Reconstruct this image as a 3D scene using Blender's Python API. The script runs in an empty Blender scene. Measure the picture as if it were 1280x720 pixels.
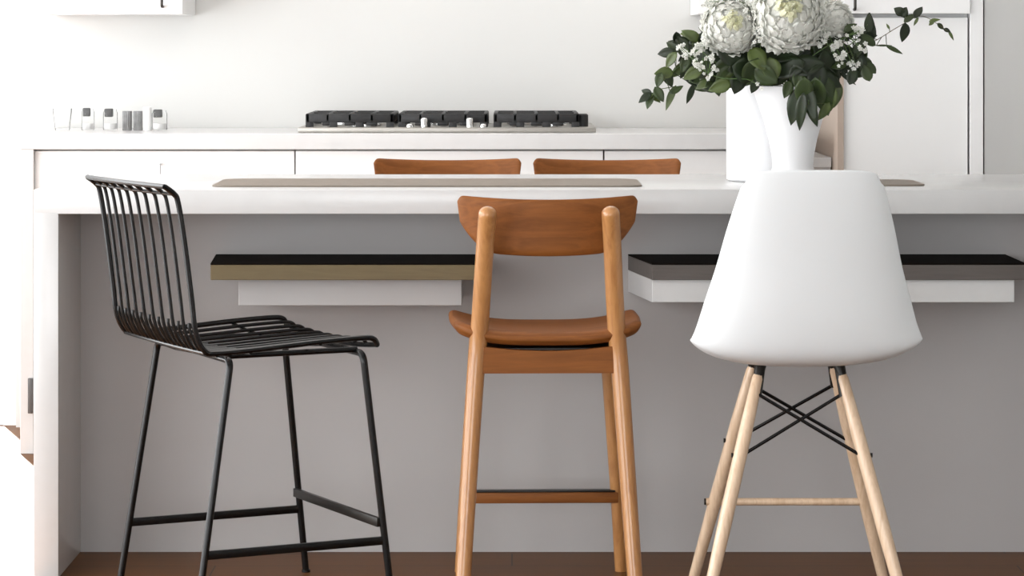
import bpy, bmesh, math, random
from mathutils import Vector, Matrix
random.seed(7)
PI = math.pi
C = bpy.context.scene.collection
sc = bpy.context.scene

# ------------------------------------------------------------------ measures
F = 3618.0; ZC = 6.7; HC = 1.246; YH = 50.0      # focal px, camera distance, camera height, horizon row
def sY(Y): return F/(ZC+Y)
def WX(px, Y): return (px-640)/sY(Y)
def WZ(py, Y): return HC-(py-YH)/sY(Y)
def W(px, py, Y): return Vector((WX(px, Y), Y, WZ(py, Y)))

# ------------------------------------------------------------------ materials
def lin(c): return tuple(((v/255)/12.92 if v/255 <= .04045 else ((v/255+.055)/1.055)**2.4) for v in c)
def mat(name, col, rough=.5, metal=0, spec=.5, noise=0, nscale=20, bump=0, bscale=60, coat=0, sss=0, trans=0):
    m = bpy.data.materials.new(name); m.use_nodes = True
    nt = m.node_tree; b = nt.nodes['Principled BSDF']
    col = tuple(col)+(1,)
    b.inputs['Base Color'].default_value = col
    b.inputs['Roughness'].default_value = rough
    b.inputs['Metallic'].default_value = metal
    b.inputs['Specular IOR Level'].default_value = spec
    b.inputs['Coat Weight'].default_value = coat
    b.inputs['Transmission Weight'].default_value = trans
    if sss:
        b.inputs['Subsurface Weight'].default_value = sss
        b.inputs['Subsurface Scale'].default_value = .01
    tc = nt.nodes.new('ShaderNodeTexCoord')
    n = nt.nodes.new('ShaderNodeTexNoise'); n.inputs['Scale'].default_value = nscale; n.inputs['Detail'].default_value = 4
    nt.links.new(tc.outputs['Object'], n.inputs['Vector'])
    r = nt.nodes.new('ShaderNodeValToRGB')
    k = noise
    r.color_ramp.elements[0].position = .3; r.color_ramp.elements[1].position = .7
    r.color_ramp.elements[0].color = tuple(c*(1-k) for c in col[:3])+(1,)
    r.color_ramp.elements[1].color = tuple(min(1, c*(1+k)) for c in col[:3])+(1,)
    nt.links.new(n.outputs['Fac'], r.inputs['Fac']); nt.links.new(r.outputs['Color'], b.inputs['Base Color'])
    if bump:
        n2 = nt.nodes.new('ShaderNodeTexNoise'); n2.inputs['Scale'].default_value = bscale
        nt.links.new(tc.outputs['Object'], n2.inputs['Vector'])
        bp = nt.nodes.new('ShaderNodeBump'); bp.inputs['Strength'].default_value = bump; bp.inputs['Distance'].default_value = .002
        nt.links.new(n2.outputs['Fac'], bp.inputs['Height']); nt.links.new(bp.outputs['Normal'], b.inputs['Normal'])
    return m
def wood(name, c1, c2, scale=(30, 30, 2.2), rough=.45, wave=6, spec=.35):
    m = bpy.data.materials.new(name); m.use_nodes = True
    nt = m.node_tree; b = nt.nodes['Principled BSDF']; b.inputs['Roughness'].default_value = rough; b.inputs['Specular IOR Level'].default_value = spec if rough < .8 else .1
    tc = nt.nodes.new('ShaderNodeTexCoord'); mp = nt.nodes.new('ShaderNodeMapping'); mp.inputs['Scale'].default_value = scale
    nt.links.new(tc.outputs['Object'], mp.inputs['Vector'])
    n = nt.nodes.new('ShaderNodeTexNoise'); n.inputs['Scale'].default_value = 1.6; n.inputs['Detail'].default_value = 6
    n.inputs['Roughness'].default_value = .6; n.inputs['Distortion'].default_value = .6
    nt.links.new(mp.outputs['Vector'], n.inputs['Vector'])
    mu = nt.nodes.new('ShaderNodeMath'); mu.operation = 'MULTIPLY'; mu.inputs[1].default_value = wave
    nt.links.new(n.outputs['Fac'], mu.inputs[0])
    fr = nt.nodes.new('ShaderNodeMath'); fr.operation = 'PINGPONG'; fr.inputs[1].default_value = 1
    nt.links.new(mu.outputs[0], fr.inputs[0])
    n2 = nt.nodes.new('ShaderNodeTexNoise'); n2.inputs['Scale'].default_value = 6; n2.inputs['Detail'].default_value = 5
    nt.links.new(mp.outputs['Vector'], n2.inputs['Vector'])
    mx = nt.nodes.new('ShaderNodeMath'); mx.operation = 'MULTIPLY_ADD'; mx.inputs[1].default_value = .5
    h = nt.nodes.new('ShaderNodeMath'); h.operation = 'MULTIPLY'; h.inputs[1].default_value = .5
    nt.links.new(n2.outputs['Fac'], h.inputs[0]); nt.links.new(fr.outputs[0], mx.inputs[0]); nt.links.new(h.outputs[0], mx.inputs[2])
    r = nt.nodes.new('ShaderNodeValToRGB')
    r.color_ramp.elements[0].position = .15; r.color_ramp.elements[1].position = .8
    r.color_ramp.elements[0].color = c1+(1,); r.color_ramp.elements[1].color = c2+(1,)
    nt.links.new(mx.outputs[0], r.inputs['Fac']); nt.links.new(r.outputs['Color'], b.inputs['Base Color'])
    bp = nt.nodes.new('ShaderNodeBump'); bp.inputs['Strength'].default_value = .12; bp.inputs['Distance'].default_value = .001
    nt.links.new(mx.outputs[0], bp.inputs['Height']); nt.links.new(bp.outputs['Normal'], b.inputs['Normal'])
    return m
def gloss(m, c=.6, r=.18):
    b = m.node_tree.nodes['Principled BSDF']; b.inputs['Coat Weight'].default_value = c; b.inputs['Coat Roughness'].default_value = r
    return m
def petalmat(name, col):
    m = mat(name, col, .6, noise=.03, nscale=30); nt = m.node_tree
    b = nt.nodes['Principled BSDF']; o = [n for n in nt.nodes if n.type == 'OUTPUT_MATERIAL'][0]
    t = nt.nodes.new('ShaderNodeBsdfTranslucent'); t.inputs['Color'].default_value = tuple(col)+(1,)
    mx = nt.nodes.new('ShaderNodeMixShader'); mx.inputs[0].default_value = .5
    nt.links.new(b.outputs[0], mx.inputs[1]); nt.links.new(t.outputs[0], mx.inputs[2]); nt.links.new(mx.outputs[0], o.inputs['Surface'])
    return m
def plank_floor():
    m = bpy.data.materials.new('plank_floor'); m.use_nodes = True
    nt = m.node_tree; b = nt.nodes['Principled BSDF']; b.inputs['Roughness'].default_value = .42; b.inputs['Specular IOR Level'].default_value = .15
    tc = nt.nodes.new('ShaderNodeTexCoord')
    br = nt.nodes.new('ShaderNodeTexBrick'); br.offset = .37
    br.inputs['Scale'].default_value = 1; br.inputs['Brick Width'].default_value = 1.9; br.inputs['Row Height'].default_value = .16
    br.inputs['Mortar Size'].default_value = .0015; br.inputs['Color1'].default_value = lin((112, 70, 26))+(1,)
    br.inputs['Color2'].default_value = lin((94, 58, 24))+(1,); br.inputs['Mortar'].default_value = lin((48, 36, 27))+(1,)
    nt.links.new(tc.outputs['Object'], br.inputs['Vector'])
    mp = nt.nodes.new('ShaderNodeMapping'); mp.inputs['Scale'].default_value = (1.2, 22, 1)
    nt.links.new(tc.outputs['Object'], mp.inputs['Vector'])
    n = nt.nodes.new('ShaderNodeTexNoise'); n.inputs['Scale'].default_value = 3; n.inputs['Detail'].default_value = 6
    nt.links.new(mp.outputs['Vector'], n.inputs['Vector'])
    mx = nt.nodes.new('ShaderNodeMix'); mx.data_type = 'RGBA'; mx.blend_type = 'MULTIPLY'; mx.inputs['Factor'].default_value = .6
    r = nt.nodes.new('ShaderNodeValToRGB'); r.color_ramp.elements[0].color = (.55, .55, .55, 1); r.color_ramp.elements[1].color = (1.2, 1.15, 1.1, 1)
    nt.links.new(n.outputs['Fac'], r.inputs['Fac']); nt.links.new(br.outputs['Color'], mx.inputs['A']); nt.links.new(r.outputs['Color'], mx.inputs['B'])
    nt.links.new(mx.outputs['Result'], b.inputs['Base Color'])
    return m
def glass(name, tint=(1, 1, 1), gl=.12):
    m = bpy.data.materials.new(name); m.use_nodes = True
    nt = m.node_tree; nt.nodes.clear()
    o = nt.nodes.new('ShaderNodeOutputMaterial'); t = nt.nodes.new('ShaderNodeBsdfTransparent'); g = nt.nodes.new('ShaderNodeBsdfGlossy')
    g.inputs['Roughness'].default_value = .03; t.inputs['Color'].default_value = tint+(1,)
    lw = nt.nodes.new('ShaderNodeLayerWeight'); lw.inputs['Blend'].default_value = gl
    mx = nt.nodes.new('ShaderNodeMixShader')
    nt.links.new(lw.outputs['Fresnel'], mx.inputs['Fac']); nt.links.new(t.outputs[0], mx.inputs[1]); nt.links.new(g.outputs[0], mx.inputs[2])
    nt.links.new(mx.outputs[0], o.inputs['Surface'])
    return m

M = dict(
    wall=mat('wall_paint', (.82, .815, .80), .7, noise=.01, nscale=3, bump=.05, bscale=200),
    splash=mat('splashback', (.66, .66, .645), .35, noise=.012, nscale=2),
    greywall=mat('grey_wall_paint', lin((157, 157, 155)), .8, noise=.015, nscale=3, bump=.05, bscale=200),
    ceil=mat('ceiling_paint', (.85, .85, .84), .8, noise=.01),
    white=mat('white_lacquer', (.88, .882, .88), .32, noise=.006, nscale=4),
    stone=mat('white_quartz', (.64, .64, .637), .22, noise=.02, nscale=14),
    stone2=mat('pale_quartz', (.66, .66, .655), .3, noise=.02, nscale=14),
    taupe=mat('taupe_panel', lin((184, 181, 180)), .5, noise=.02, nscale=3),
    taupe_shade=mat('pantry_side_shade', lin((176, 160, 147)), .5, noise=.03, nscale=3),
    black=mat('black_powder_coat', (.004, .004, .0042), .27, spec=.35, noise=.1, nscale=80),
    blackmetal=mat('black_metal', (.015, .013, .011), .35, metal=.4, noise=.2, nscale=60),
    iron=mat('cast_iron', (.012, .012, .013), .5, noise=.3, nscale=80, bump=.2),
    steel=mat('brushed_steel', (.42, .40, .37), .38, metal=.75, noise=.06, nscale=30),
    chrome=mat('polished_metal', (.75, .75, .75), .15, metal=.9, noise=.02),
    handle=mat('dark_handle', (.05, .045, .04), .35, metal=.6, noise=.1),
    palehandle=mat('pale_handle', (.5, .5, .5), .35, metal=.5, noise=.05),
    shell=mat('white_plastic', (.85, .88, .895), .38, noise=.004, nscale=5),
    ceramic=mat('white_ceramic', (.84, .845, .86), .3, noise=.01, nscale=8),
    mat_=mat('taupe_placemat', lin((138, 128, 117)), .7, noise=.05, nscale=60, bump=.2, bscale=400),
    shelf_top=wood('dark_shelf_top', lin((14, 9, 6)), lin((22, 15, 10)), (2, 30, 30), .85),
    olive=wood('olive_shelf_front', lin((100, 86, 60)), lin((112, 98, 70)), (2, 30, 30), .5),
    umber=wood('umber_shelf_front', lin((88, 82, 78)), lin((98, 92, 88)), (2, 30, 30), .5),
    oak=wood('oak_leg', lin((164, 110, 62)), lin((190, 136, 82)), (26, 26, 1.5)),
    oakx=wood('oak_board', lin((114, 64, 20)), lin((138, 82, 32)), (1.5, 22, 22), .6),
    beech=wood('pale_beech', lin((212, 180, 146)), lin((236, 208, 178)), (30, 30, 1.5)),
    leaf=mat('leaf_green', (.028, .048, .010), .45, noise=.45, nscale=18, sss=0),
    leafl=mat('leaf_light_green', (.070, .10, .022), .45, noise=.35, nscale=25),
    leafd=mat('leaf_deep_green', (.013, .024, .007), .45, noise=.4, nscale=22),
    stem=mat('stem_brown', (.12, .09, .05), .6, noise=.2),
    stemg=mat('stem_green', (.10, .17, .05), .6, noise=.2),
    petal=petalmat('petal_white', (.97, .975, .94)),
    petaly=petalmat('petal_cream', (.95, .95, .78)),
    glass=glass('clear_glass', gl=.06), pane=glass('window_glass', gl=.05),
    smoke=mat('grey_glass', (.30, .30, .30), .15, noise=.25, nscale=60, trans=.3),
    lid=mat('dark_grey_lid', (.09, .09, .09), .4, noise=.2),
    floor=plank_floor(),
)

gloss(M['oak'], .9, .15); gloss(M['beech'], .9, .18)
# ------------------------------------------------------------------ mesh helpers
class MB:
    def __init__(s): s.b = bmesh.new()
    def box(s, x0, x1, y0, y1, z0, z1, bev=0, seg=2):
        r = bmesh.ops.create_cube(s.b, size=1)
        vs = r['verts']
        for v in vs:
            v.co = Vector((x0+(v.co.x+.5)*(x1-x0), y0+(v.co.y+.5)*(y1-y0), z0+(v.co.z+.5)*(z1-z0)))
        if bev:
            es = set(e for v in vs for e in v.link_edges)
            bmesh.ops.bevel(s.b, geom=list(es), offset=bev, segments=seg, affect='EDGES', profile=.5)
        return s
    def prism(s, pts, z0, z1, bev=0):
        a = [s.b.verts.new((p[0], p[1], z0)) for p in pts]; c = [s.b.verts.new((p[0], p[1], z1)) for p in pts]
        n = len(pts); fs = [s.b.faces.new(a[::-1]), s.b.faces.new(c)]
        for i in range(n): fs.append(s.b.faces.new((a[i], a[(i+1) % n], c[(i+1) % n], c[i])))
        if bev:
            es = set(e for v in a+c for e in v.link_edges)
            bmesh.ops.bevel(s.b, geom=list(es), offset=bev, segments=2, affect='EDGES', profile=.5)
        return s
    def tube(s, pts, r, n=10, cap=True, flat=1):
        pts = [Vector(p) for p in pts]
        rs = r if isinstance(r, (list, tuple)) else [r]*len(pts)
        rings = []; up = None
        for i, p in enumerate(pts):
            t = (pts[min(i+1, len(pts)-1)]-pts[max(i-1, 0)]).normalized()
            if up is None: up = Vector((0, 0, 1)) if abs(t.z) < .9 else Vector((0, 1, 0))
            a = up-t*up.dot(t)
            if a.length < 1e-4: a = Vector((1, 0, 0))-t*t.x
            a.normalize(); up = a; c = t.cross(a)
            rings.append([s.b.verts.new(p+(a*math.cos(2*PI*k/n)*flat+c*math.sin(2*PI*k/n))*rs[i]) for k in range(n)])
        for i in range(len(rings)-1):
            for k in range(n):
                s.b.faces.new((rings[i][k], rings[i][(k+1) % n], rings[i+1][(k+1) % n], rings[i+1][k]))
        if cap: s.b.faces.new(rings[0][::-1]); s.b.faces.new(rings[-1])
        return s
    def lathe(s, prof, cx=0, cy=0, n=40):
        rings = []
        for r, z in prof:
            rings.append([s.b.verts.new((cx+max(r, 1e-4)*math.cos(2*PI*k/n), cy+max(r, 1e-4)*math.sin(2*PI*k/n), z)) for k in range(n)])
        for i in range(len(rings)-1):
            for k in range(n):
                s.b.faces.new((rings[i][k], rings[i][(k+1) % n], rings[i+1][(k+1) % n], rings[i+1][k]))
        s.b.faces.new(rings[0][::-1]); s.b.faces.new(rings[-1])
        return s
    def grid(s, P):
        V = [[s.b.verts.new(p) for p in row] for row in P]
        for i in range(len(V)-1):
            for j in range(len(V[0])-1):
                s.b.faces.new((V[i][j], V[i][j+1], V[i+1][j+1], V[i+1][j]))
        return s
    def build(s, name, m, parent=None, smooth=True, origin=None, solid=0, sub=0, off=0):
        bmesh.ops.recalc_face_normals(s.b, faces=s.b.faces)
        me = bpy.data.meshes.new(name)
        if origin is not None:
            bmesh.ops.translate(s.b, verts=s.b.verts, vec=-Vector(origin))
        s.b.to_mesh(me); s.b.free()
        me.materials.append(m)
        if smooth:
            me.shade_smooth()
            me.set_sharp_from_angle(angle=math.radians(38))
        o = bpy.data.objects.new(name, me); C.objects.link(o)
        if origin is not None: o.location = origin
        if parent: o.parent = parent
        if solid:
            md = o.modifiers.new('s', 'SOLIDIFY'); md.thickness = solid; md.offset = off
        if sub:
            md = o.modifiers.new('u', 'SUBSURF'); md.levels = sub; md.render_levels = sub
        return o
def crom(pts, n=8):
    pts = [Vector(p) for p in pts]; out = []
    for i in range(len(pts)-1):
        p0 = pts[max(i-1, 0)]; p1 = pts[i]; p2 = pts[i+1]; p3 = pts[min(i+2, len(pts)-1)]
        for k in range(n):
            t = k/n
            out.append(.5*((2*p1)+(p2-p0)*t+(2*p0-5*p1+4*p2-p3)*t*t+(3*p1-p0-3*p2+p3)*t**3))
    out.append(pts[-1]); return out
def fillet(pts, r, n=6):
    pts = [Vector(p) for p in pts]; out = [pts[0]]
    for i in range(1, len(pts)-1):
        a = (pts[i-1]-pts[i]); b = (pts[i+1]-pts[i]); q = min(r, a.length*.45, b.length*.45)
        A = pts[i]+a.normalized()*q; B = pts[i]+b.normalized()*q
        for k in range(n+1):
            t = k/n; out.append(A*(1-t)**2+pts[i]*2*t*(1-t)+B*t*t)
    out.append(pts[-1]); return out
def thing(name, label, cat, loc=(0, 0, 0), rz=0, group=None):
    o = bpy.data.objects.new(name, None); C.objects.link(o); o.location = loc; o.rotation_euler = (0, 0, rz)
    o.empty_display_size = .05
    return tag(o, label, cat, group)
def tag(o, label, cat, group=None):
    o['label'] = label; o['category'] = cat
    if group: o['group'] = group
    return o
def struct(o): o['kind'] = 'structure'; return o
def dup(root):
    r = root.copy(); C.objects.link(r)
    for ch in list(root.children):
        c = ch.copy(); C.objects.link(c); c.parent = r
        for g in ch.children:
            d = g.copy(); C.objects.link(d); d.parent = c
    return r

# ------------------------------------------------------------------ room
XL, XR, YF, YB, ZT = -3.0, 1.413, -8.6, 2.61, 2.7
struct(MB().box(XL-.2, XR+.2, YF-.2, YB+.15, -.12, 0).build('floor', M['floor'], smooth=False))
struct(MB().box(XL-.2, XR+.2, YF-.2, YB+.15, ZT, ZT+.12).build('ceiling', M['ceil'], smooth=False))
struct(MB().box(XL-4, 3, YB+.15, YB+8, -.12, -.01).build('floor_terrace', M['stone2'], smooth=False))
XD = WX(20, YB)                        # right edge of the tall glazed opening in the back wall
b = MB().box(XD, XR+.15, YB, YB+.15, 0, ZT); b.box(XL-.15, XD, YB, YB+.15, 2.45, ZT)
struct(b.build('wall_back', M['splash'], smooth=False))
struct(MB().box(XR, XR+.15, YF, YB, 0, ZT).build('wall_right', M['greywall'], smooth=False))
b = MB().box(XL-.15, XL, YF, -5.2, 0, ZT).box(XL-.15, XL, 2.3, YB, 0, ZT).box(XL-.15, XL, -5.2, 2.3, 2.45, ZT)
struct(b.build('wall_left', M['wall'], smooth=False))
b = MB().box(XL-.15, -2.6, YF-.15, YF, 0, ZT).box(1.1, XR+.15, YF-.15, YF, 0, ZT).box(-2.6, 1.1, YF-.15, YF, 2.45, ZT).box(-2.6, 1.1, YF-.15, YF, 0, .5)
struct(b.build('wall_front', M['wall'], smooth=False))
def window(name, x0, x1, y0, y1, z0, z1, nx):
    t = .05; mb = MB(); along_x = (x1-x0) > (y1-y0)
    L0, L1 = (x0, x1) if along_x else (y0, y1)
    def bar(a, b2, za, zb):
        if along_x: mb.box(a, b2, y0, y1, za, zb)
        else: mb.box(x0, x1, a, b2, za, zb)
    for k in range(nx+1):
        c = L0+(L1-L0)*k/nx; c = min(max(c, L0+t/2), L1-t/2); bar(c-t/2, c+t/2, z0, z1)
    for k in range(nx):
        a = L0+(L1-L0)*k/nx; b2 = L0+(L1-L0)*(k+1)/nx
        bar(a+t, b2-t, z0+.001, z0+t*.4); bar(a+t, b2-t, z1-t, z1-.001)
    fr = struct(mb.build(name, M['white'], smooth=False))
    p = MB(); m = ((x0+x1)/2, (y0+y1)/2)
    if along_x: p.box(x0, x1, m[1]-.003, m[1]+.003, z0, z1)
    else: p.box(m[0]-.003, m[0]+.003, y0, y1, z0, z1)
    p.build('pane', M['pane'], fr, smooth=False)
window('window_1', XL, XD, YB+.05, YB+.11, 0, 2.45, 2)
window('window_2', XL-.11, XL-.05, -5.2, 2.3, 0, 2.45, 4)
window('window_3', -2.6, 1.1, YF-.11, YF-.05, .5, 2.45, 3)  # unseen window, added for the fill from behind the camera

# ------------------------------------------------------------------ island
XI0, XI1, XIR = WX(42, 0), WX(73, 0), XR-.004
ZI, TI, DI, RI = .9, .057, .757, .345
b = MB().box(XI0, XIR, 0, DI, ZI-TI, ZI, .0025).box(XI0, XI1, 0, DI, 0, ZI-TI+.004, .0015)
isl = b.build('worktop', M['stone'])
isl.name = 'island_worktop'
root = thing('kitchen_island', 'long kitchen island with white stone top, waterfall end and recessed taupe panel', 'kitchen island', (XI0, RI, 0))
def par(o, r):
    o.parent = r; o.location = Vector(o.location)-Vector(r.location); return o
isl.name = 'waterfall_worktop'; par(isl, root)
par(MB().box(XI1, XIR, RI, RI+.02, 0, ZI-TI, 0).build('taupe_panel', M['taupe'], smooth=False), root)
par(MB().box(XI1, XIR, RI+.02, .60, .0, ZI-TI, 0).build('cabinet_body', M['white'], smooth=False), root)

# ledges fixed under the overhang
YS0, YS1 = .05, RI
def ledge(xa_f, xa_b, xb_f, xb_b, bx, front, label, z_box, boxmat):
    zt = WZ(330, YS0); zb = zt-.0375
    r = thing('under_counter_ledge', label, 'shelf', ((xa_f+xb_f)/2, YS1, zb))
    par(MB().prism([(xa_f, YS0), (xb_f, YS0), (xb_b, YS1), (xa_b, YS1)], zb, zt-.002, .0015).build('ledge_board', front, smooth=False), r)
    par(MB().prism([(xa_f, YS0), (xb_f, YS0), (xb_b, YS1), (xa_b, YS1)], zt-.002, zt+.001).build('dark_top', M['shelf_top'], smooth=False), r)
    par(MB().prism(bx, z_box, zb, .0015).build('support_box', boxmat, smooth=False), r)
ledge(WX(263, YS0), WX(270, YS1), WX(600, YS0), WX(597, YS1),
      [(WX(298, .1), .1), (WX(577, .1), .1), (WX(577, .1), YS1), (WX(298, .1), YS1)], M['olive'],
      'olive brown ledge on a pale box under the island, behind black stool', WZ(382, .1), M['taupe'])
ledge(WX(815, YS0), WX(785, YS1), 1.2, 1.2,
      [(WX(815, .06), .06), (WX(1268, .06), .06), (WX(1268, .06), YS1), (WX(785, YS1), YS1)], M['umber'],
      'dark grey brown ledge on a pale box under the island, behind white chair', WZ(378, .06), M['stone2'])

# placemats
def placemat(x0, x1, y0, y1, r, label):
    pts = []
    for cx, cy, a in ((x1-r, y0+r*.5, -PI/2), (x1-r, y1-r, 0), (x0+r, y1-r, PI/2), (x0+r, y0+r*.5, PI)):
        ry = r*.5 if cy < (y0+y1)/2 else r
        for k in range(9):
            t = a+PI/2*k/8; pts.append((cx+r*math.cos(t), cy+ry*math.sin(t)))
    tag(MB().prism(pts, ZI+.0005, ZI+.0045, .001).build('placemat', M['mat_'], smooth=False, origin=((x0+x1)/2, (y0+y1)/2, ZI)), label, 'placemat')
placemat(WX(264, .1), WX(803, .1), .10, .44, .05, 'long taupe runner mat with rounded corners on the island top')
placemat(.762, WX(1153, .2), .14, .40, .05, 'short taupe mat on the island beside the vase, behind white chair')

# ------------------------------------------------------------------ back counter
YK = 2.01; ZK = .9643; TK = .048
XK0 = WX(25, YK); XKR = WX(1003, YK)
ct = thing('back_counter', 'pale stone worktop along the back wall carrying the gas cooktop', 'worktop', (XK0, YB, 0))
par(MB().box(XK0, XKR, YK, YB-.002, ZK-TK, ZK, .002).build('worktop_slab', M['stone'], smooth=False), ct)
par(MB().box(XK0, WX(42, YK), YK+.001, YB-.002, 0, ZK-TK, .002).build('end_panel', M['stone'], smooth=False), ct)
edges = [WX(42, YK)+.002, WX(368, YK), WX(755, YK), XKR]
labs = ['white base cabinet at the left end under the back worktop',
        'white drawer cabinet directly under the gas cooktop',
        'white drawer cabinet under the back worktop, right of the cooktop']
for i in range(3):
    x0, x1 = edges[i]+.0015, edges[i+1]-.0015
    zt = ZK-TK-.001
    r = thing('base_cabinet', labs[i], 'cabinet', ((x0+x1)/2, YB-.01, 0), 0, 'base cabinets along the back wall')
    par(MB().box(x0, x1, YK+.045, YB-.004, .1, zt).build('carcass', M['taupe'], smooth=False), r)
    par(MB().box(x0, x1, YK+.08, YB-.004, 0, .1).build('plinth', M['white'], smooth=False), r)
    if i == 0:
        d = par(MB().box(x0-.003, x1, YK+.02, YK+.044, .11, zt-.004, .001).build('door', M['white'], smooth=False), r)
        hp = WX(200, YK)
        MB().tube(fillet([(hp, YK+.02, .872), (hp, YK-.006, .872), (hp, YK-.006, .74), (hp, YK+.02, .74)], .006), .0028, 8).build('handle', M['palehandle'], d)
    else:
        z = [zt-.004, .66, .39, .11]
        for k in range(3):
            par(MB().box(x0+.001, x1-.001, YK+.02, YK+.044, z[k+1]+.003, z[k], .001).build('drawer_front', M['white'], smooth=False), r)
# slim steel grab bar beside the island end
gb = MB().box(WX(36, YK), WX(42, YK), YK-.02, YK-.008, WZ(516, YK), WZ(472, YK), .002)
gb.box(WX(37, YK), WX(41, YK), YK-.008, YK, WZ(480, YK), WZ(475, YK)).box(WX(37, YK), WX(41, YK), YK-.008, YK, WZ(513, YK), WZ(508, YK))
par(gb.build('grey_handle', M['lid']), ct)

# upper cabinets
def upper(x0, x1, yf, z0, doors, handles, label):
    r = thing('wall_cabinet', label, 'cabinet', ((x0+x1)/2, YB-.004, z0))
    par(MB().box(x0, x1, yf+.022, YB-.004, z0, 2.4).build('carcass', M['white'], smooth=False), r)
    for (a, c2) in doors:
        par(MB().box(a, c2, yf, yf+.02, z0+.002, 2.4, .0015).build('door', M['white'], smooth=False), r)
    for hx, zb in handles:
        par(MB().tube(fillet([(hx, yf, zb+.012), (hx, yf-.028, zb+.012), (hx, yf-.028, zb+.2), (hx, yf, zb+.2)], .008), .0045, 8).build('handle', M['handle']), r)
YU = 2.24; ZU = WZ(18, YU)
xa, xb = WX(45, YU), WX(228, YU)
upper(xa, xb, YU, ZU, [(xa, xb)], [(WX(203.5, YU), WZ(13, YU))], 'white wall cabinet at top left with a dark bar handle')
xa, xm, xb = WX(872, YU), WX(1054, YU), WX(1212, YU)
YP = ZC*0+ (F/418-ZC)
upper(xa, .972, YU, ZU, [(xa, WX(958, YU)), (WX(960, YU), .972)], [(WX(1041, YU), WZ(13, YU))], 'white wall cabinet above the flowers with a dark bar handle')

# pantry with recessed door
XP0 = .974; XP1 = XR-.004
zt = WZ(17, YP)
r = thing('pantry_unit', 'tall cream pantry unit with shade-toned side, right of the flowers', 'cabinet', ((XP0+XP1)/2, YB-.004, 0))
xd = WX(1212, YP)
par(MB().box(XP0, XP0+.018, YP, YB-.004, 0, 2.4).build('side_panel', M['taupe_shade'], smooth=False), r)  # shade on this side is put into its taupe colour
par(MB().box(xd+.002, XP1, YP, YB-.004, 0, 2.4, .001).build('pilaster', M['white'], smooth=False), r)
par(MB().box(XP0+.018, xd, YP+.05, YB-.004, .0, 2.4).build('carcass', M['white'], smooth=False), r)
dr = par(MB().box(XP0+.0005, xd-.004, YP+.012, YP+.032, .08, zt-.012, .0015).build('door', M['white'], smooth=False), r)
ud = par(MB().box(XP0+.0005, xd, YP-.012, YP+.012, zt, 2.4, .0015).build('upper_door', M['white'], smooth=False), r)
MB().tube(fillet([(WX(1067, YP), YP-.012, zt+.012), (WX(1067, YP), YP-.04, zt+.012), (WX(1067, YP), YP-.04, zt+.2), (WX(1067, YP), YP-.012, zt+.2)], .008), .0045, 8).build('handle', M['handle'], ud)
# low cabinet in the gap
r = thing('side_cabinet', 'low white cabinet in the gap between back counter and pantry', 'cabinet', ((XKR+XP0)/2, YB-.01, 0))
zz = WZ(197, 2.1)
par(MB().box(XKR+.003, XP0-.003, 2.1, YB-.004, zz-.03, zz, .001).build('top', M['stone'], smooth=False), r)
par(MB().box(XKR+.003, XP0-.003, 2.12, YB-.004, 0, zz-.03).build('body', M['white'], smooth=False), r)

# ------------------------------------------------------------------ cooktop
YT0, YT1 = 2.09, 2.56
XT0, XT1 = WX(372, YT0), WX(745, YT0)
r = thing('gas_cooktop', 'black and steel gas cooktop set on the back worktop', 'cooktop', ((XT0+XT1)/2, (YT0+YT1)/2, ZK))
par(MB().prism([(XT0, YT0), (XT1, YT0), (XT1, YT1), (XT0, YT1)], ZK, ZK+.016, .003).build('steel_tray', M['steel']), r)
secs = [(383, 493), (498, 610), (617, 724)]
for a, c2 in secs:
    xa, xb = WX(a, 2.18), WX(c2, 2.18); ya, yb = 2.14, 2.53; z1 = WZ(142, 2.14); z0 = z1-.028
    mb = MB()
    mb.box(xa, xb, ya, ya+.014, z0, z1, .004).box(xa, xb, yb-.014, yb, z0, z1, .004)
    mb.box(xa, xa+.014, ya, yb, z0, z1, .004).box(xb-.014, xb, ya, yb, z0, z1, .004)
    mb.box(xa, xb, (ya+yb)/2-.007, (ya+yb)/2+.007, z0+.004, z1, .003)
    for k in (1, 2, 3):
        x = xa+(xb-xa)*k/4; mb.box(x-.006, x+.006, ya, yb, z0+.004, z1, .003); mb.box(x-.017, x+.017, ya+.002, ya+.012, ZK+.02, z0+.004, .003)
    for x in (xa+.012, xb-.012, (xa+xb)/2+.03, (xa+xb)/2-.05):
        for y in (ya+.009, yb-.009): mb.box(x-.012, x+.012, y-.008, y+.008, ZK+.009, z0+.004, .002)
    par(mb.build('grate', M['iron']), r)
for px, py, R in ((425, 2.42, .035), (455, 2.23, .05), (555, 2.36, .062), (650, 2.42, .04), (690, 2.25, .045)):
    x = WX(px, 2.18)
    bn = par(MB().lathe([(R, ZK+.009), (R, ZK+.022), (R*.85, ZK+.026)], x, py, 24).build('burner', M['chrome']), r)
    q = MB().lathe([(R*.8, ZK+.026), (R*.82, ZK+.034), (R*.7, ZK+.038)], x, py, 24).build('burner_cap', M['iron'], bn)
for px in (512, 530, 587, 604, 729):
    x = WX(px, 2.11)
    hh = .034 if px in (530, 587) else .016
    m = M['iron'] if px == 729 else M['chrome']; Rr = .014
    if px == 729: hh, Rr = .045, .022
    par(MB().lathe([(Rr*1.2, ZK+.0095), (Rr*1.2, ZK+.014), (Rr*.8, ZK+.016), (Rr*.8, ZK+.006+hh), (Rr*.6, ZK+.01+hh)], x, 2.12 if px != 729 else 2.2, 20).build('knob', m), r)

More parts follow.
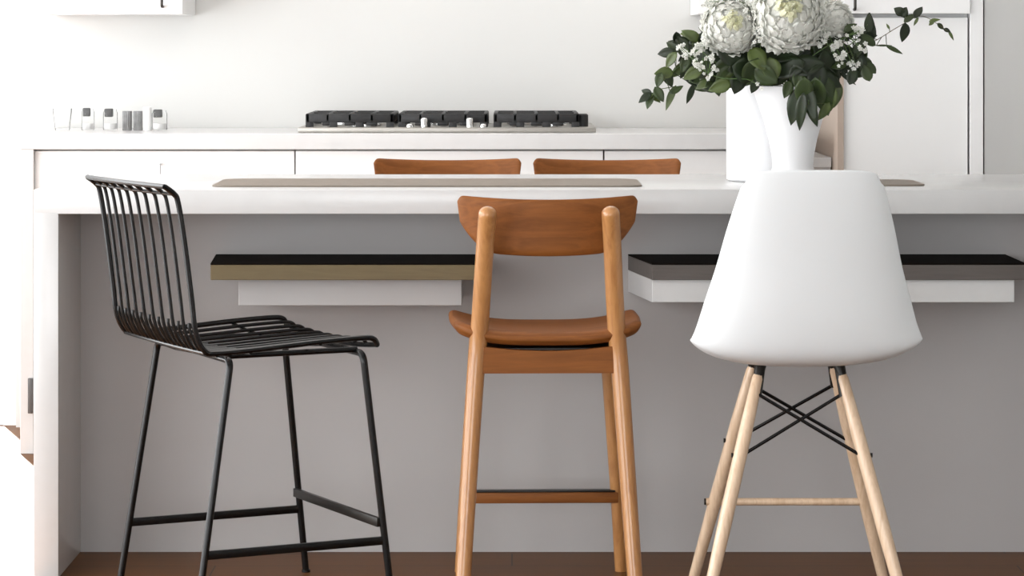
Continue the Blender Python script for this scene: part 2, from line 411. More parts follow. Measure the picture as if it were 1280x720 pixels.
# ------------------------------------------------------------------ jars on the back counter
YJ = 2.30
def jar(px0, px1, top, label, kind):
    x0, x1 = WX(px0, YJ), WX(px1, YJ); R = (x1-x0)/2; H = WZ(top, YJ)-ZK
    r = thing('glass_jar', label, 'jar', ((x0+x1)/2, YJ, ZK+.0005), 0, 'small jars on the back counter')
    MB().lathe([(R*.85, 0), (R, .004), (R, H*.8), (R*.86, H*.9), (R*.86, H*.96)], n=28).build('jar_body', M['glass'], r)
    MB().lathe([(R*.8, .004), (R*.9, .008), (R*.9, .022)], n=24).build('contents', M['stone2'], r)
    MB().box(-R*.78, R*.35, -R*.5, R*.5, H*.62, H*1.0, .003).build('dark_lid', M['lid'], r)
    return r
jar(102, 118, 135, 'clear glass jar with dark lid, leftmost on the back counter', 0)
jar(129, 147, 136, 'clear glass jar with dark lid, beside ribbed grey tumblers', 0)
jar(190, 209, 137, 'clear glass jar with dark lid, right end of jar row', 0)
for px0, px1, lb in ((153, 165, 'ribbed grey glass tumbler, left one of the touching pair'), (166.5, 178, 'ribbed grey glass tumbler touching the white canister')):
    x0, x1 = WX(px0, YJ), WX(px1, YJ); R = (x1-x0)/2
    mb = MB(); n = 40; rings = []
    H = WZ(139, YJ)-ZK
    for z, q in ((0, .95), (.004, 1), (H, 1), (H, .85), (.008, .82)):
        rings.append([mb.b.verts.new(((R*q-(.0012 if k % 2 else 0))*math.cos(2*PI*k/n), (R*q-(.0012 if k % 2 else 0))*math.sin(2*PI*k/n), z)) for k in range(n)])
    for i in range(4):
        for k in range(n): mb.b.faces.new((rings[i][k], rings[i][(k+1) % n], rings[i+1][(k+1) % n], rings[i+1][k]))
    mb.b.faces.new(rings[0]); mb.b.faces.new(rings[-1])
    o = mb.build('tumbler', M['smoke']); o.location = ((x0+x1)/2, YJ, ZK+.0005)
    tag(o, lb, 'tumbler', 'ribbed tumblers on the back counter')
x0, x1 = WX(178.8, YJ), WX(189.5, YJ); R = (x1-x0)/2
o = MB().lathe([(R*.95, 0), (R, .003), (R, .056), (R*.96, .06), (R*.96, .061), (R*1.0, .062), (R, .070), (R*.9, .073)], n=28).build('canister', M['white'], origin=None)
o.location = ((x0+x1)/2, YJ, ZK+.0005); tag(o, 'tiny white lidded canister between grey tumblers and last jar', 'canister')
x0, x1 = WX(66, YJ), WX(90, YJ); R = (x1-x0)/2
o = MB().lathe([(R*.7, 0), (R*.75, .004), (R, .066), (R*.97, .068), (R*.93, .066), (R*.7, .008)], n=28).build('glass_bowl', M['glass'], origin=None)
o.location = ((x0+x1)/2, YJ, ZK+.0005); tag(o, 'faint clear glass bowl at the left end of the back counter', 'bowl')

# ------------------------------------------------------------------ oak stool (seen from behind)
def oak_stool(label, loc, rz):
    r = thing('oak_counter_stool', label, 'stool', loc, rz, 'oak counter stools')
    # rear legs carry the backrest
    for s in (-1, 1):
        pts = crom([(s*.192, -.262, 0), (s*.178, -.222, .22), (s*.160, -.190, .50), (s*.150, -.190, .62), (s*.139, -.228, .80), (s*.134, -.252, .868)], 8)
        n = len(pts); rs = []
        for i, p in enumerate(pts):
            z = p.z
            rs.append(.0165+.0035*min(1, z/.55) if z < .8 else .020)
        # rounded tip
        d = (pts[-1]-pts[-2]).normalized()
        for k in range(1, 6):
            a = k/5*PI/2; pts.append(pts[n-1]+d*.016*math.sin(a)); rs.append(max(.020*math.cos(a), .001))
        MB().tube(pts, rs, 18).build('rear_leg', M['oak'], r)
        f = crom([(s*.188, .232, 0), (s*.176, .205, .2), (s*.151, .168, .555)], 6)
        MB().tube(f, [.014+.004*p.z/.55 for p in f], 16).build('front_leg', M['oak'], r)
        MB().prism([(s*.145, -.18), (s*.163, -.18), (s*.163, .165), (s*.145, .165)], .515, .555, .003).build('side_rail', M['oakx'], r)
    # seat: dished board with rounded sides
    P = []; N = 48; K = 32
    def seat_pt(u, v, side):
        x = u*(.217-.010*max(0, -v))
        yy = -.205+(v+1)/2*.425
        k = abs(u)
        # plan rounding of the corners
        cr = max(0, k-.72)/.28
        yy = (yy-.0075)*(1-.13*cr*cr)+.0075
        z = .584+.030*k**3.2 - .010*max(0, v-.7)/.3 + .006*max(0, -v)
        e = max(0, k-.92)/.08; e2 = max(0, abs(v)-.92)/.08
        th = .0145*math.sqrt(max(0, 1-max(e, e2)**2*.92))
        return Vector((x, yy, z+(th if side else -th*1.15)))
    for side in (1, 0):
        P.append([[seat_pt(-1+2*i/N, -1+2*j/K, side) for i in range(N+1)] for j in range(K+1)])
    mb = MB(); V = []
    for G in P:
        vs = [[mb.b.verts.new(p) for p in row] for row in G]; V.append(vs)
        for j in range(K):
            for i in range(N): mb.b.faces.new((vs[j][i], vs[j][i+1], vs[j+1][i+1], vs[j+1][i]))
    T, B = V
    for j in range(K):
        mb.b.faces.new((T[j][0], T[j+1][0], B[j+1][0], B[j][0])); mb.b.faces.new((T[j][N], T[j+1][N], B[j+1][N], B[j][N]))
    for i in range(N):
        mb.b.faces.new((T[0][i], T[0][i+1], B[0][i+1], B[0][i])); mb.b.faces.new((T[K][i], T[K][i+1], B[K][i+1], B[K][i]))
    MB.build(mb, 'seat', M['oakx'], r, sub=1)
    # rear apron with curved top, front apron
    for y, nm in ((-.192, 'rear_apron'), (.160, 'front_apron')):
        hw = .150
        top = [(-hw+2*hw*k/14, .574-.011*(1-(2*k/14-1)**2)) for k in range(15)]
        out = [(hw, .514), (-hw, .514)]
        prof = top+out; mb = MB()
        a = [mb.b.verts.new((p[0], y-.009, p[1])) for p in prof]; c = [mb.b.verts.new((p[0], y+.009, p[1])) for p in prof]
        mb.b.faces.new(a); mb.b.faces.new(c[::-1])
        for i in range(len(prof)): mb.b.faces.new((a[i], a[(i+1) % len(prof)], c[(i+1) % len(prof)], c[i]))
        mb.build(nm, M['oakx'], r, smooth=False)
    # black strip standing in for the shadow gap between apron and seat
    MB().box(-.143, .143, -.180, .150, .552, .5675).build('seat_gap_shade', M['blackmetal'], r, smooth=False)
    # footrest at the front
    MB().box(-.180, .180, .190, .212, .166, .192, .003).build('footrest', M['oakx'], r)
    MB().box(-.172, .172, .188, .214, .192, .196, .001).build('footrest_strip', M['blackmetal'], r)
    # backrest: bent board
    mb = MB(); N = 60; K = 16; L = [[], []]
    for side in (0, 1):
        for j in range(K+1):
            row = []
            for i in range(N+1):
                u = -1+2*i/N; v = j/K; k = abs(u)
                x = .200*u
                top = .8965+.008*k*k - .0 ; bot = .771+.012*k*k
                # rounded lower corners and slightly rounded upper ones
                c = max(0, k-.55)/.45; bot += .062*c**2.2
                c2 = max(0, k-.93)/.07; top -= .014*(1-math.sqrt(max(0, 1-c2*c2)))
                z = bot+(top-bot)*v
                yy = -.208+.050*k*k-.055*(z-.80)
                e = max(abs(2*v-1), 0); th = .0075*math.sqrt(max(.04, 1-e**8))*math.sqrt(max(.04, 1-k**16))
                row.append(Vector((x*(1-.03*(1-v)), yy+(th if side else -th), z)))
            L[side].append(row)
    V = []
    for G in L:
        vs = [[mb.b.verts.new(p) for p in row] for row in G]; V.append(vs)
        for j in range(K):
            for i in range(N): mb.b.faces.new((vs[j][i], vs[j][i+1], vs[j+1][i+1], vs[j+1][i]))
    T, B = V
    for j in range(K):
        mb.b.faces.new((T[j][0], T[j+1][0], B[j+1][0], B[j][0])); mb.b.faces.new((T[j][N], T[j+1][N], B[j+1][N], B[j][N]))
    for i in range(N):
        mb.b.faces.new((T[0][i], T[0][i+1], B[0][i+1], B[0][i])); mb.b.faces.new((T[K][i], T[K][i+1], B[K][i+1], B[K][i]))
    mb.build('backrest', M['oakx'], r, sub=1)
    return r
st = oak_stool('oak counter stool with curved backrest standing between black stool and white chair', (.074, -.145, 0), math.radians(1.6))
for px, lb, rz in ((559, 'oak stool behind the island, only backrest showing, left one', 181), (760, 'oak stool behind the island, only backrest showing, nearer the vase', 179)):
    o = dup(st); o.location = (WX(px, 1.10), 1.10-.0, 0); o.rotation_euler = (0, 0, math.radians(rz)); o.scale = (1.02, 1.02, 1.019)
    o['label'] = lb

# ------------------------------------------------------------------ black wire stool
bs = thing('wire_bar_stool', 'black wire stool with tall slatted back at the left of the island', 'stool', (-.566, -.2375, 0), math.radians(27), None)
# local +X is forward, +Y is the far side
def lg(sx, sy):
    f = (sx*.230-.012, sy*.244, 0); t = (sx*.155, sy*.225, .560)
    return f, t
RT = .0078
for sy in (-1, 1):
    fb, tb = lg(-1, sy); ff, tf = lg(1, sy)
    for (f, t, sx) in ((fb, tb, -1), (ff, tf, 1)):
        inner = (t[0], 0, .562)
        pts = fillet([f, t, inner], .022, 6)
        MB().tube(pts, RT, 12).build('leg', M['black'], bs)
        MB().lathe([(.010, .0), (.010, .006)], f[0], f[1], 14).build('foot_cap', M['black'], bs)
    MB().tube([(-.155, sy*.19, .566), (.155, sy*.19, .566)], .0065, 10).build('seat_runner', M['black'], bs)
    k = .15/.56
    a = (-(.230-.075*k)-.009, sy*(.244-.019*k), .15); c = (.230-.075*k-.009, sy*(.244-.019*k), .15)
    MB().box(a[0], c[0], a[1]-.0045, a[1]+.0045, .141, .159, .001).build('side_rail', M['black'], bs)
k = .19/.56; xx = .222-.075*k; yy = .244-.019*k
MB().box(xx-.014, xx-.004, -yy, yy, .180, .200, .001).build('footrest_bar', M['blackmetal'], bs)
# seat and back wires: each runs from the front lip over the seat and up the back
NW = 10
def shell_path(t):      # t in -1..1 across
    a = abs(t); w0 = .258; w1 = .252
    dish = .014*a**2
    fl = .012*a*a       # ends of the back come forward
    P = [(.184, w0*t, .568+dish), (.176, w0*t, .580+dish), (.150, w0*t, .584+dish), (.05, w0*t, .580+dish), (-.10, (w0+w1)/2*t, .572+dish*.8),
         (-.17, w1*t, .572+.008*a), (-.204+fl*.5, w1*t, .586), (-.228+fl*.8, w1*t, .626), (-.240+fl, w1*t, .70), (-.256+fl, w1*t, .82), (-.270+fl, w1*t, .902), (-.279+fl, w1*t, .921), (-.300+fl, w1*t, .937)]
    return [(q[0]-.010-.016*max(0, min(1, -q[0]/.15)), q[1], q[2]) for q in P]
for i in range(NW):
    t = -1+2*i/(NW-1)
    edge = i in (0, NW-1)
    MB().tube(crom(shell_path(t), 6), .0062 if edge else .0042, 8).build('edge_wire' if edge else 'wire', M['black'], bs)
for idx, rad, nm in ((12, .0055, 'top_wire'), (11, .0042, 'top_rail'), (0, .0062, 'front_wire')):
    pts = [shell_path(-1+2*k/16)[idx] for k in range(17)]
    MB().tube(pts, rad, 8).build(nm, M['black'], bs)
# short wires doubling the lower bend, with cross wires
for i in range(NW-1):
    t = -1+2*(i+.5)/(NW-1)
    P = shell_path(t)
    MB().tube(crom(P[4:8]+[tuple(Vector(P[7]).lerp(Vector(P[8]), .25))], 5), .0036, 8).build('bend_wire', M['black'], bs)
for idx in (3, 4, 5, 6):
    pts = [Vector(shell_path(-1+2*k/16)[idx])+Vector((0, 0, -.005)) for k in range(17)]
    MB().tube(pts, .004, 8).build('cross_wire', M['black'], bs)

# ------------------------------------------------------------------ white shell chair
ws = thing('shell_bar_chair', 'white moulded shell chair on splayed beech legs at the right', 'chair', (.621, -.385, 0), math.radians(0))
SZ = -.017
rows = [ # y, z, halfwidth, edge lift z, edge forward y
    (.205, .560, .165, .000, -.010), (.195, .585, .180, .006, -.008), (.150, .597, .192, .015, 0), (.06, .590, .206, .030, 0),
    (-.04, .577, .222, .042, 0), (-.12, .568, .238, .050, .015), (-.170, .576, .249, .050, .035), (-.200, .600, .247, .030, .055), (-.215, .645, .236, .012, .068),
    (-.225, .70, .222, .004, .070), (-.235, .78, .199, 0, .062), (-.246, .86, .179, 0, .050), (-.254, .92, .162, 0, .040), (-.258, .955, .151, 0, .034)]
def rowpt(R, u):
    y, z, w, lift, fw = R; k = abs(u)
    return Vector((w*math.sin(u*PI/2*.82)/math.sin(PI/2*.82), y+fw*k**2.2, z+SZ+lift*k**2.4))
ctrl = [[rowpt(R, -1+2*i/24) for i in range(25)] for R in rows]
cols = [crom([ctrl[j][i] for j in range(len(rows))], 4) for i in range(25)]
G = [[cols[i][j] for i in range(25)] for j in range(len(cols[0]))]
# rounded top: continue upward with superellipse
last = G[-1]; hw = .146; top = .974; zb_ = last[12].z
for k in range(1, 8):
    a = k/7
    row = []
    for i in range(25):
        u = -1+2*i/24; p = last[i]
        prof = (max(0, 1-abs(u)**3.6))**(1/2.0)
        row.append(Vector((p.x*(1-.10*a*abs(u)**6), p.y-.002*a, zb_+(top-zb_)*a*prof)))
    G.append(row)
sh = MB().grid(G).build('seat_shell', M['shell'], ws, solid=.0065, sub=1, off=0); sh.rotation_euler.z = math.radians(3)
LT = .545
brk = []
for sx in (-1, 1):
    for sy in (-1, 1):
        top_ = Vector((sx*.088, sy*.072, .532)); bot = Vector((sx*.222, sy*.200, 0))
        d = (bot-top_)
        pts = [top_+d*t for t in (0, .03, .25, .6, 1)]
        lgx = MB().tube(pts, [.0085, .0125, .0150, .0150, .0115], 18).build('leg', M['beech'], ws)
        # bracket
        bk = MB(); bk.tube([Vector((sx*.078, sy*.060, .565)), Vector((sx*.086, sy*.071, .54)), top_+d*.075], [.013, .0125, .007], 12)
        bk.box(sx*.082-.030, sx*.082+.030, sy*.055-.018, sy*.055+.018, .561, .566, .001)
        bk.tube([top_+Vector((-sx*.008, sy*0, .01)), top_+d*.10+Vector((-sx*.012, 0, 0))], .006, 8)
        bk.build('bracket', M['blackmetal'], ws)
        q = top_+d*.33
        MB().tube([q+Vector((sx*.010, 0, 0)), q+Vector((sx*.019, 0, 0))], .005, 10).build('bolt', M['blackmetal'], ws)
    
for sy in (-1, 1):
    for sx in (-1, 1):
        t0 = Vector((sx*.088, sy*.072, .532)); b0 = Vector((sx*.222, sy*.2, 0)); t1 = Vector((-sx*.088, sy*.072, .532)); b1 = Vector((-sx*.222, sy*.2, 0))
        A = t0.lerp(b0, .09)+Vector((-sx*.008, 0, 0)); Bq = t1.lerp(b1, .325)+Vector((sx*.010, 0, 0))
        off = Vector((0, sx*.0045, 0))
        MB().tube([A+off, Bq+off], .0038, 8).build('brace_rod', M['black'], ws)
kk = 1-.215/.532
fx = .088+(.222-.088)*(1-.215/.532); fy = .072+(.2-.072)*(1-.215/.532)
MB().tube([(-fx-.020, fy, .215), (fx+.004, fy, .215)], .0085, 14).build('footrest_rod', M['beech'], ws)
MB().tube([(-fx-.024, fy, .215), (-fx-.018, fy, .215)], .0075, 12).build('rod_screw', M['blackmetal'], ws)

# ------------------------------------------------------------------ vases
YV = .19; XV = WX(991, YV); sv = sY(YV)
prof = [(.034, 0), (.060, 0), (.067, .004), (.062, .014), (.052, .030), (.048, .045), (.050, .070), (.058, .11), (.070, .155), (.084, .195), (.097, .232), (.0985, .236), (.095, .236), (.080, .195), (.066, .155), (.052, .11), (.044, .07), (.03, .05)]
o = MB().lathe(prof, n=56).build('flower_vase', M['ceramic']); o.location = (XV, YV, ZI+.001)
tag(o, 'white flared ceramic vase holding the flowers', 'vase')
YN = .42; RN = 49/sY(YN)
o = MB().lathe([(RN*.96, 0), (RN, .004), (RN, .232), (RN*.975, .236), (RN*.94, .236), (RN*.93, .228), (RN*.93, .01)], n=56).build('cylinder_vase', M['ceramic'])
o.location = (WX(957, YN), YN, ZI+.001)
tag(o, 'plain white cylinder vase standing behind the flared vase', 'vase')

# ------------------------------------------------------------------ bouquet
VM = Vector((XV, YV, ZI+.22))
def leaf(mb, p, d, nrm, L, Wd, fold=.25, curl=.2):
    d = Vector(d).normalized(); nrm = Vector(nrm); s = d.cross(nrm).normalized(); n = s.cross(d).normalized()
    K = 8; rows_ = []
    for i in range(K+1):
        t = i/K; w = Wd*.5*(math.sin(PI*t**.8))**.85 if 0 < t < 1 else .0003
        c = p+d*L*t-n*curl*L*t*t
        rows_.append([c-s*w+n*w*fold, c-s*w*.5+n*w*fold*.35, c, c+s*w*.5+n*w*fold*.35, c+s*w+n*w*fold])
    mb.grid(rows_)
def px_dir(ang, dy=0):
    a = math.radians(ang); return Vector((math.cos(a), dy, math.sin(a)))
def spray(name, label, stem_px, leaves, mats, stemmat, rstem=.002):
    # stem_px: list of (px, py, Y); leaves: (px, py, Y, angle_deg, length_px, width_px)
    base = VM.copy(); base.z = ZI+.03
    r = thing(name, label, 'branch', base, 0, 'leafy branches in the vase')
    pts = crom([VM-Vector((0, 0, .19)), VM+Vector((0, 0, .005))]+[W(*q) for q in stem_px], 6)
    pts = [p-base for p in pts]
    n = len(pts)
    MB().tube(pts, [rstem*(1-.6*i/n) for i in range(n)], 6).build('stem', stemmat, r)
    groups = {}
    for k, q in enumerate(leaves):
        px, py, Y, ang, L, Wd = q[:6]; mi = q[6] if len(q) > 6 else k % len(mats)
        mb = groups.setdefault(mi, MB())
        s = sY(Y); d = px_dir(ang, random.uniform(-.35, .35))
        nr = Vector((random.uniform(-.5, .5), -1, random.uniform(-.1, .7)))
        P = W(px, py, Y)-base
        leaf(mb, P-d*(L/s)*.5, d, nr, L/s, Wd/s, random.uniform(.1, .4), random.uniform(0, .25))
        # petiole
        Q = min(pts[12:], key=lambda a: (a-P).length)
        if (Q-P).length < .12: mb.tube([Q, P-d*(L/s)*.45], .0008, 5)
    for mi, mb in groups.items(): mb.build('foliage', mats[mi], r, solid=.0005)
    return r
def rnd_leaves(n, x0, x1, y0, y1, Lr, Wr, a0=180, a1=360, ya=.08, yb=.26):
    return [(random.uniform(x0, x1), random.uniform(y0, y1), random.uniform(ya, yb), random.uniform(a0, a1), random.uniform(*Lr), random.uniform(*Wr), random.choice((0, 1, 1))) for _ in range(n)]
LM = [M['leaf'], M['leafd'], M['leafl']]
spray('leafy_branch', 'green leafy branch drooping from the vase at far left', [(935, 92, .18), (900, 80, .16), (860, 78, .15), (832, 98, .14), (812, 124, .14)],
      [(812, 126, .14, 250, 22, 11), (806, 122, .13, 215, 20, 10), (818, 122, .15, 330, 20, 10), (824, 118, .13, 300, 22, 13), (808, 115, .15, 160, 15, 9), (830, 92, .14, 180, 25, 18), (824, 100, .13, 250, 20, 12), (836, 99, .15, 290, 22, 13),
       (838, 122, .14, 245, 34, 10, 2), (846, 112, .13, 30, 20, 8), (863, 118, .14, 255, 27, 9), (848, 88, .15, 220, 30, 13), (856, 80, .13, 250, 24, 14), (832, 66, .14, 190, 22, 13), (838, 75, .12, 230, 25, 13), (842, 58, .15, 150, 22, 14),
       (853, 55, .13, 120, 24, 14), (864, 44, .14, 150, 26, 14), (874, 50, .15, 190, 28, 18), (866, 58, .16, 240, 22, 14), (858, 42, .15, 170, 18, 10), (880, 38, .16, 150, 16, 8),
       (872, 72, .14, 200, 34, 20), (866, 92, .13, 210, 28, 16), (884, 88, .15, 230, 32, 20), (880, 104, .14, 200, 26, 16, 2)]+rnd_leaves(16, 842, 885, 42, 100, (15, 24), (9, 13), 130, 330, .12, .2), LM, M['stemg'])
spray('leafy_branch', 'long thin branch with sparse leaves reaching far right', [(1010, 95, .17), (1040, 75, .16), (1090, 53, .14), (1122, 34, .13), (1150, 20, .12), (1172, 30, .12), (1186, 40, .12)],
      [(1124, 14, .13, 150, 15, 12, 1), (1130, 15, .13, 60, 14, 12, 1), (1148, 14, .12, 60, 20, 11, 1), (1137, 22, .12, 40, 18, 9, 0), (1130, 41, .12, 265, 26, 14, 1), (1118, 62, .13, 335, 24, 6, 0), (1105, 57, .14, 0, 22, 3, 0), (1088, 32, .14, 95, 34, 12, 1),
       (1168, 25, .12, 20, 14, 6, 2), (1176, 33, .12, 320, 12, 6, 0), (1184, 38, .12, 340, 10, 6, 1), (1189, 44, .12, 300, 14, 4, 2), (1164, 29, .12, 220, 10, 5, 2), (1110, 33, .13, 120, 8, 3, 2), (1145, 27, .12, 240, 12, 4, 2)], LM, M['stem'], .0014)
random.seed(3)
spray('leafy_branch', 'cluster of broad dark leaves around the vase mouth below the peonies', [(975, 90, .15), (965, 75, .14)],
      rnd_leaves(34, 898, 1035, 62, 96, (38, 52), (24, 34), 190, 350) +
      [(908, 98, .10, 230, 40, 30, 0), (940, 92, .08, 250, 42, 30, 0), (928, 82, .1, 200, 44, 30, 1), (922, 105, .09, 260, 26, 22, 1), (948, 75, .07, 300, 36, 24, 2), (900, 108, .1, 200, 30, 18, 2), (958, 95, .07, 330, 34, 26, 0), (965, 88, .07, 280, 34, 24, 2), (943, 108, .08, 250, 20, 12, 1),
       (985, 85, .08, 200, 46, 28, 1), (1010, 82, .08, 10, 44, 28, 1), (975, 68, .09, 0, 50, 24, 1), (1000, 98, .08, 300, 40, 22, 1), (998, 102, .07, 270, 26, 16, 0)], LM, M['stemg'])
spray('leafy_branch', 'dark leaves hanging down over the right rim of vase', [(1000, 98, .10), (1012, 110, .07), (1010, 130, .06)],
      [(994, 132, .07, 255, 50, 22, 1), (1001, 140, .06, 262, 50, 15, 1), (1012, 128, .06, 285, 52, 20, 1), (1016, 142, .07, 290, 36, 13, 1), (1005, 118, .06, 270, 44, 24, 0), (1022, 118, .07, 280, 44, 24, 0), (1030, 128, .08, 285, 44, 20, 0), (1035, 112, .08, 300, 40, 22, 0), (1030, 140, .08, 240, 28, 12, 2), (1038, 122, .09, 270, 34, 18, 2), (1040, 100, .1, 330, 34, 20, 1),
       (1045, 118, .12, 262, 34, 16, 2), (1020, 100, .08, 250, 44, 26, 1), (984, 112, .07, 250, 24, 14, 0)], LM, M['stemg'])
spray('leafy_branch', 'bushy small leaved sprig right of the peonies', [(1010, 85, .14), (1040, 70, .13), (1070, 50, .13), (1085, 30, .13)],
      rnd_leaves(36, 1026, 1088, 34, 94, (18, 28), (9, 15), 0, 360, .1, .18) +
      [(1086, 28, .13, 90, 28, 12, 1), (1090, 40, .13, 80, 24, 12, 1), (1074, 60, .12, 60, 28, 14, 0), (1082, 52, .12, 30, 22, 12, 0), (1076, 75, .12, 320, 22, 15, 1), (1060, 98, .12, 325, 26, 6, 1), (1050, 60, .12, 110, 30, 16, 1), (1042, 82, .12, 300, 30, 18, 1), (1060, 82, .12, 340, 28, 12, 1), (1062, 40, .12, 100, 20, 10, 1)], LM, M['stemg'])
spray('leafy_branch', 'leafy sprig at the left of the vase behind small white blossom', [(940, 85, .22), (905, 78, .22), (885, 60, .22)],
      rnd_leaves(26, 868, 920, 62, 108, (24, 34), (13, 20), 150, 330, .14, .26) + [(886, 80, .12, 190, 34, 22, 0), (892, 100, .12, 220, 30, 20, 0), (905, 86, .1, 210, 40, 26, 0)], LM, M['stemg'])

def peony(label, px, py, Y, rpx, seed, stretch=1.0, core=True, tilt=(0, -1, .25), n1=100):
    random.seed(seed)
    c = W(px, py, Y); R = rpx/sY(Y)
    r = thing('white_peony', label, 'flower', c, 0, 'white peonies in the vase')
    ax = Vector(tilt).normalized()
    q = Vector((0, 0, 1)).rotation_difference(ax)
    outer, inner = MB(), MB()
    def petal(mb, direction, rad, L, Wd, cup, open_):
        # petal standing on a sphere shell: its face points outward, its tip curls over
        dr = q @ direction.normalized()
        tang = ax-dr*ax.dot(dr)
        if tang.length < .05: tang = Vector((random.uniform(-1, 1), 0, random.uniform(-1, 1)))
        tang = (tang-dr*tang.dot(dr)).normalized(); tang = (Matrix.Rotation(random.uniform(-.5, .5), 3, dr) @ tang)
        s = tang.cross(dr).normalized(); K = 6; J = 6; rows_ = []
        ph = random.uniform(0, 6)
        for i in range(K+1):
            t = i/K; w = Wd*(.35+.65*math.sin(PI*min(1, t*.72+.12)))*.5
            row = []
            for j in range(J+1):
                u = -1+2*j/J
                lift = rad*(1+open_*t*t)-cup*abs(u)**2*Wd*.5-(1-open_)*0
                ruffle = .11*Wd*math.sin(u*4.5+ph)*t*t
                L2 = L*(t-.5)*(1-.18*abs(u)**3)+.06*L*math.sin(u*5+ph)*t*t
                P = dr*(lift+ruffle)+tang*L2+s*w*u
                # keep to the ball
                P = P-dr*(L2*L2+(w*u)**2)/(2*rad)*.8
                row.append(P)
            rows_.append(row)
        mb.grid(rows_)
    # layered shells, petals face out
    for sh_, (rad, n, L, Wd, op) in enumerate(((R*.92, n1, R*.46, R*.50, .10), (R*.87, n1, R*.46, R*.44, .12), (R*.80, 60, R*.45, R*.4, .12))):
        for k in range(n):
            z = 1-2*(k+.5)/n; ph = k*2.39996+sh_
            if z < -.75: continue
            rr = math.sqrt(1-z*z)
            sc_ = .55+.45*min(1, math.acos(z)/1.4)
            petal(outer, Vector((rr*math.cos(ph), rr*math.sin(ph)*stretch, z)), rad*(1 if z < .4 else 1-.08*(z-.4)), L*sc_, Wd*sc_, .1, op+random.uniform(-.08, .09))
    if core:
        for k in range(46):
            a = random.uniform(0, 2*PI); e = random.uniform(0, .36)
            petal(inner, Vector((math.sin(e)*math.cos(a), math.sin(e)*math.sin(a), math.cos(e))), R*random.uniform(.92, 1.0), R*.2, R*.14, .1, .15)
        inner.build('petals_cream', M['petaly'], r, solid=.0004)
    outer.build('petals_white', M['petal'], r, solid=.0004)
    core_ = MB(); bmesh.ops.create_icosphere(core_.b, subdivisions=3, radius=R*.85); core_.build('petal_heart', M['petal'], r)
    d0 = VM-c
    MB().tube(crom([Vector((0, 0, -R*.5)), d0*.55+Vector((0, .0, -R*.4)), d0+Vector((0, 0, -.10))], 6), .003, 8).build('stem', M['stemg'], r)
    return r
peony('round white peony, smaller left bloom of the bouquet', 913, 33, .10, 37, 1)
peony('large white peony with cream yellow heart, biggest bloom in the vase', 984, 20, .06, 47, 2)
peony('white peony partly hidden at the right behind sprigs', 1040, 28, .16, 27, 3, core=False, tilt=(.5, -.6, .3))
peony('pale peony at the back, cut by the top of photo', 1008, 2, .24, 28, 4, core=True, tilt=(.4, -.5, .7))

def blossom(label, pts_px, stem_px, seed, n=60, spread=9):
    random.seed(seed)
    base = VM.copy(); base.z = ZI+.03
    r = thing('blossom_sprig', label, 'flower', base, 0, 'small white blossom sprigs in the vase')
    fl, stm = MB(), MB()
    main = [p-base for p in crom([VM-Vector((0, 0, .18)), VM]+[W(*q) for q in stem_px], 6)]
    stm.tube(main, .0012, 6)
    for k in range(n):
        cx, cy, Y = random.choice(pts_px)
        P = W(cx+random.gauss(0, spread*.5), cy+random.gauss(0, spread*.45), Y+random.uniform(-.03, .01))-base
        near = min(main[8:], key=lambda a: (a-P).length)
        if k % 2 == 0: stm.tube([near, P], .0006, 4)
        d = Vector((random.uniform(-1, 1), -1, random.uniform(-.6, 1))).normalized(); s = d.cross(Vector((0, 0, 1))).normalized(); t = s.cross(d)
        rr = random.uniform(.0042, .0068)
        for m in range(5):
            a = 2*PI*m/5+random.uniform(0, .4); e = s*math.cos(a)+t*math.sin(a); f = d.cross(e)
            fl.grid([[P+f*-.0006, P+f*.0006], [P+e*rr*.6-f*rr*.42+d*rr*.2, P+e*rr*.6+f*rr*.42+d*rr*.2], [P+e*rr-f*rr*.2+d*rr*.3, P+e*rr+f*rr*.2+d*rr*.3]])
    stm.build('stem', M['stemg'], r); fl.build('blossoms', M['petal'], r, solid=.0004)
blossom('small white blossoms below the left peony, along its edge', [(880, 55, .08), (873, 60, .08), (884, 48, .08), (888, 72, .07), (868, 66, .08), (858, 68, .1), (874, 82, .08)], [(930, 90, .12), (895, 78, .1), (875, 62, .09)], 5, 55, 7)
blossom('white blossoms at the top between the two big peonies', [(948, 8, .06), (952, 20, .05), (942, 4, .06), (950, 36, .04), (953, 50, .04), (888, 6, .1), (880, 3, .1), (925, 3, .08), (936, 14, .06)], [(955, 80, .12), (950, 40, .1), (945, 8, .1)], 6, 80, 7)
blossom('white blossoms right of the large peony among small leaves', [(1028, 38, .07), (1033, 46, .07), (1044, 60, .07), (1049, 52, .07), (1026, 52, .06), (1074, 38, .09), (1068, 46, .08), (1078, 58, .08), (1050, 72, .07), (1066, 80, .1)], [(1000, 85, .12), (1030, 60, .1), (1060, 45, .1)], 8, 80, 7)
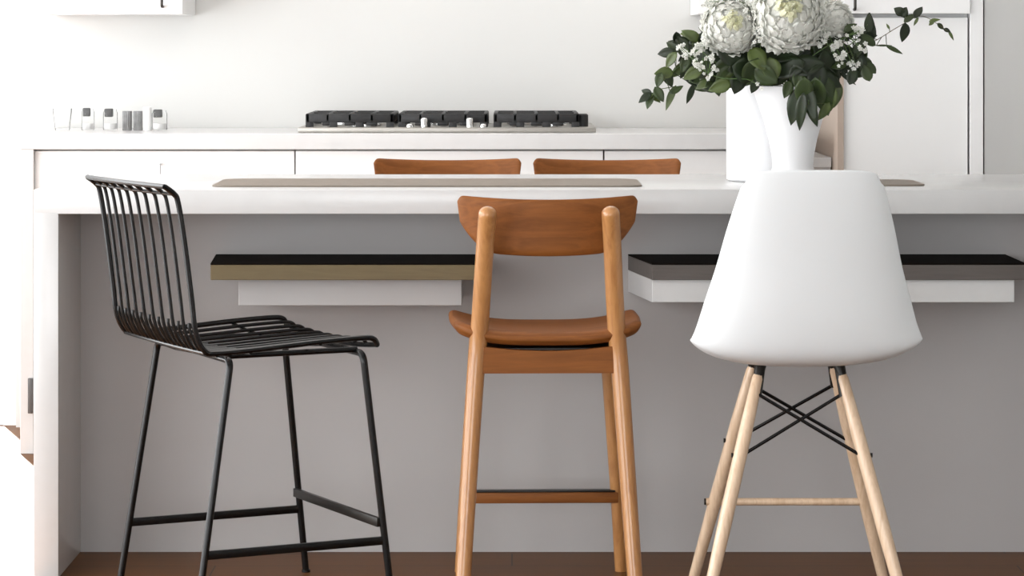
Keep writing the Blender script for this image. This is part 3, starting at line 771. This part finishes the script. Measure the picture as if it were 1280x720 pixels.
blossom('tiny white blossoms under the leaves left of the vase mouth', [(886, 95, .06), (893, 87, .06), (882, 92, .06), (870, 82, .06), (888, 72, .06), (850, 60, .1), (948, 106, .05)], [(940, 100, .09), (905, 98, .08), (885, 92, .07)], 9, 34, 5)

# ------------------------------------------------------------------ light
w = bpy.data.worlds.new('World'); sc.world = w; w.use_nodes = True
bg = w.node_tree.nodes['Background']; bg.inputs['Color'].default_value = (.98, .99, 1, 1); bg.inputs['Strength'].default_value = 1.7
def area(name, loc, rot, sx, sy, e, col=(1, 1, 1)):
    l = bpy.data.lights.new(name, 'AREA'); l.shape = 'RECTANGLE'; l.size = sx; l.size_y = sy; l.energy = e; l.color = col
    o = bpy.data.objects.new(name, l); C.objects.link(o); o.location = loc; o.rotation_euler = rot; return o
area('left_window_daylight', (XL-.2, -1.45, 1.25), (0, -PI/2, 0), 2.3, 7.3, 235, (.965, .985, 1))
area('front_fill', (-.75, YF-.2, 1.5), (PI/2, 0, 0), 3.6, 1.9, 106, (.95, .975, 1))  # unseen fill from behind the camera, added to brighten the front
area('kitchen_wall_fill', (-.2, 1.3, ZT-.03), (0, 0, 0), 2.4, .5, 12, (1, .98, .95))  # overhead fill without a fixture, added to brighten the kitchen wall
sl = bpy.data.lights.new('sun', 'SUN'); sl.energy = 27; sl.angle = math.radians(2); sl.color = (1, .99, .98)
so = bpy.data.objects.new('sun', sl); C.objects.link(so); so.rotation_euler = Vector((-.32, 1, .75)).to_track_quat('Z', 'Y').to_euler()

# ------------------------------------------------------------------ camera
cam = bpy.data.cameras.new('camera'); co = bpy.data.objects.new('camera', cam); C.objects.link(co)
cam.sensor_width = 36; cam.lens = F/1280*36; cam.shift_y = -(360-YH)/1280; cam.clip_end = 60
co.location = (0, -ZC, HC); co.rotation_euler = (PI/2, 0, 0)
sc.camera = co
sc.view_settings.view_transform = 'Standard'; sc.view_settings.look = 'None'; sc.view_settings.gamma = 1
sc.view_settings.use_curve_mapping = False; sc.view_settings.exposure = 0
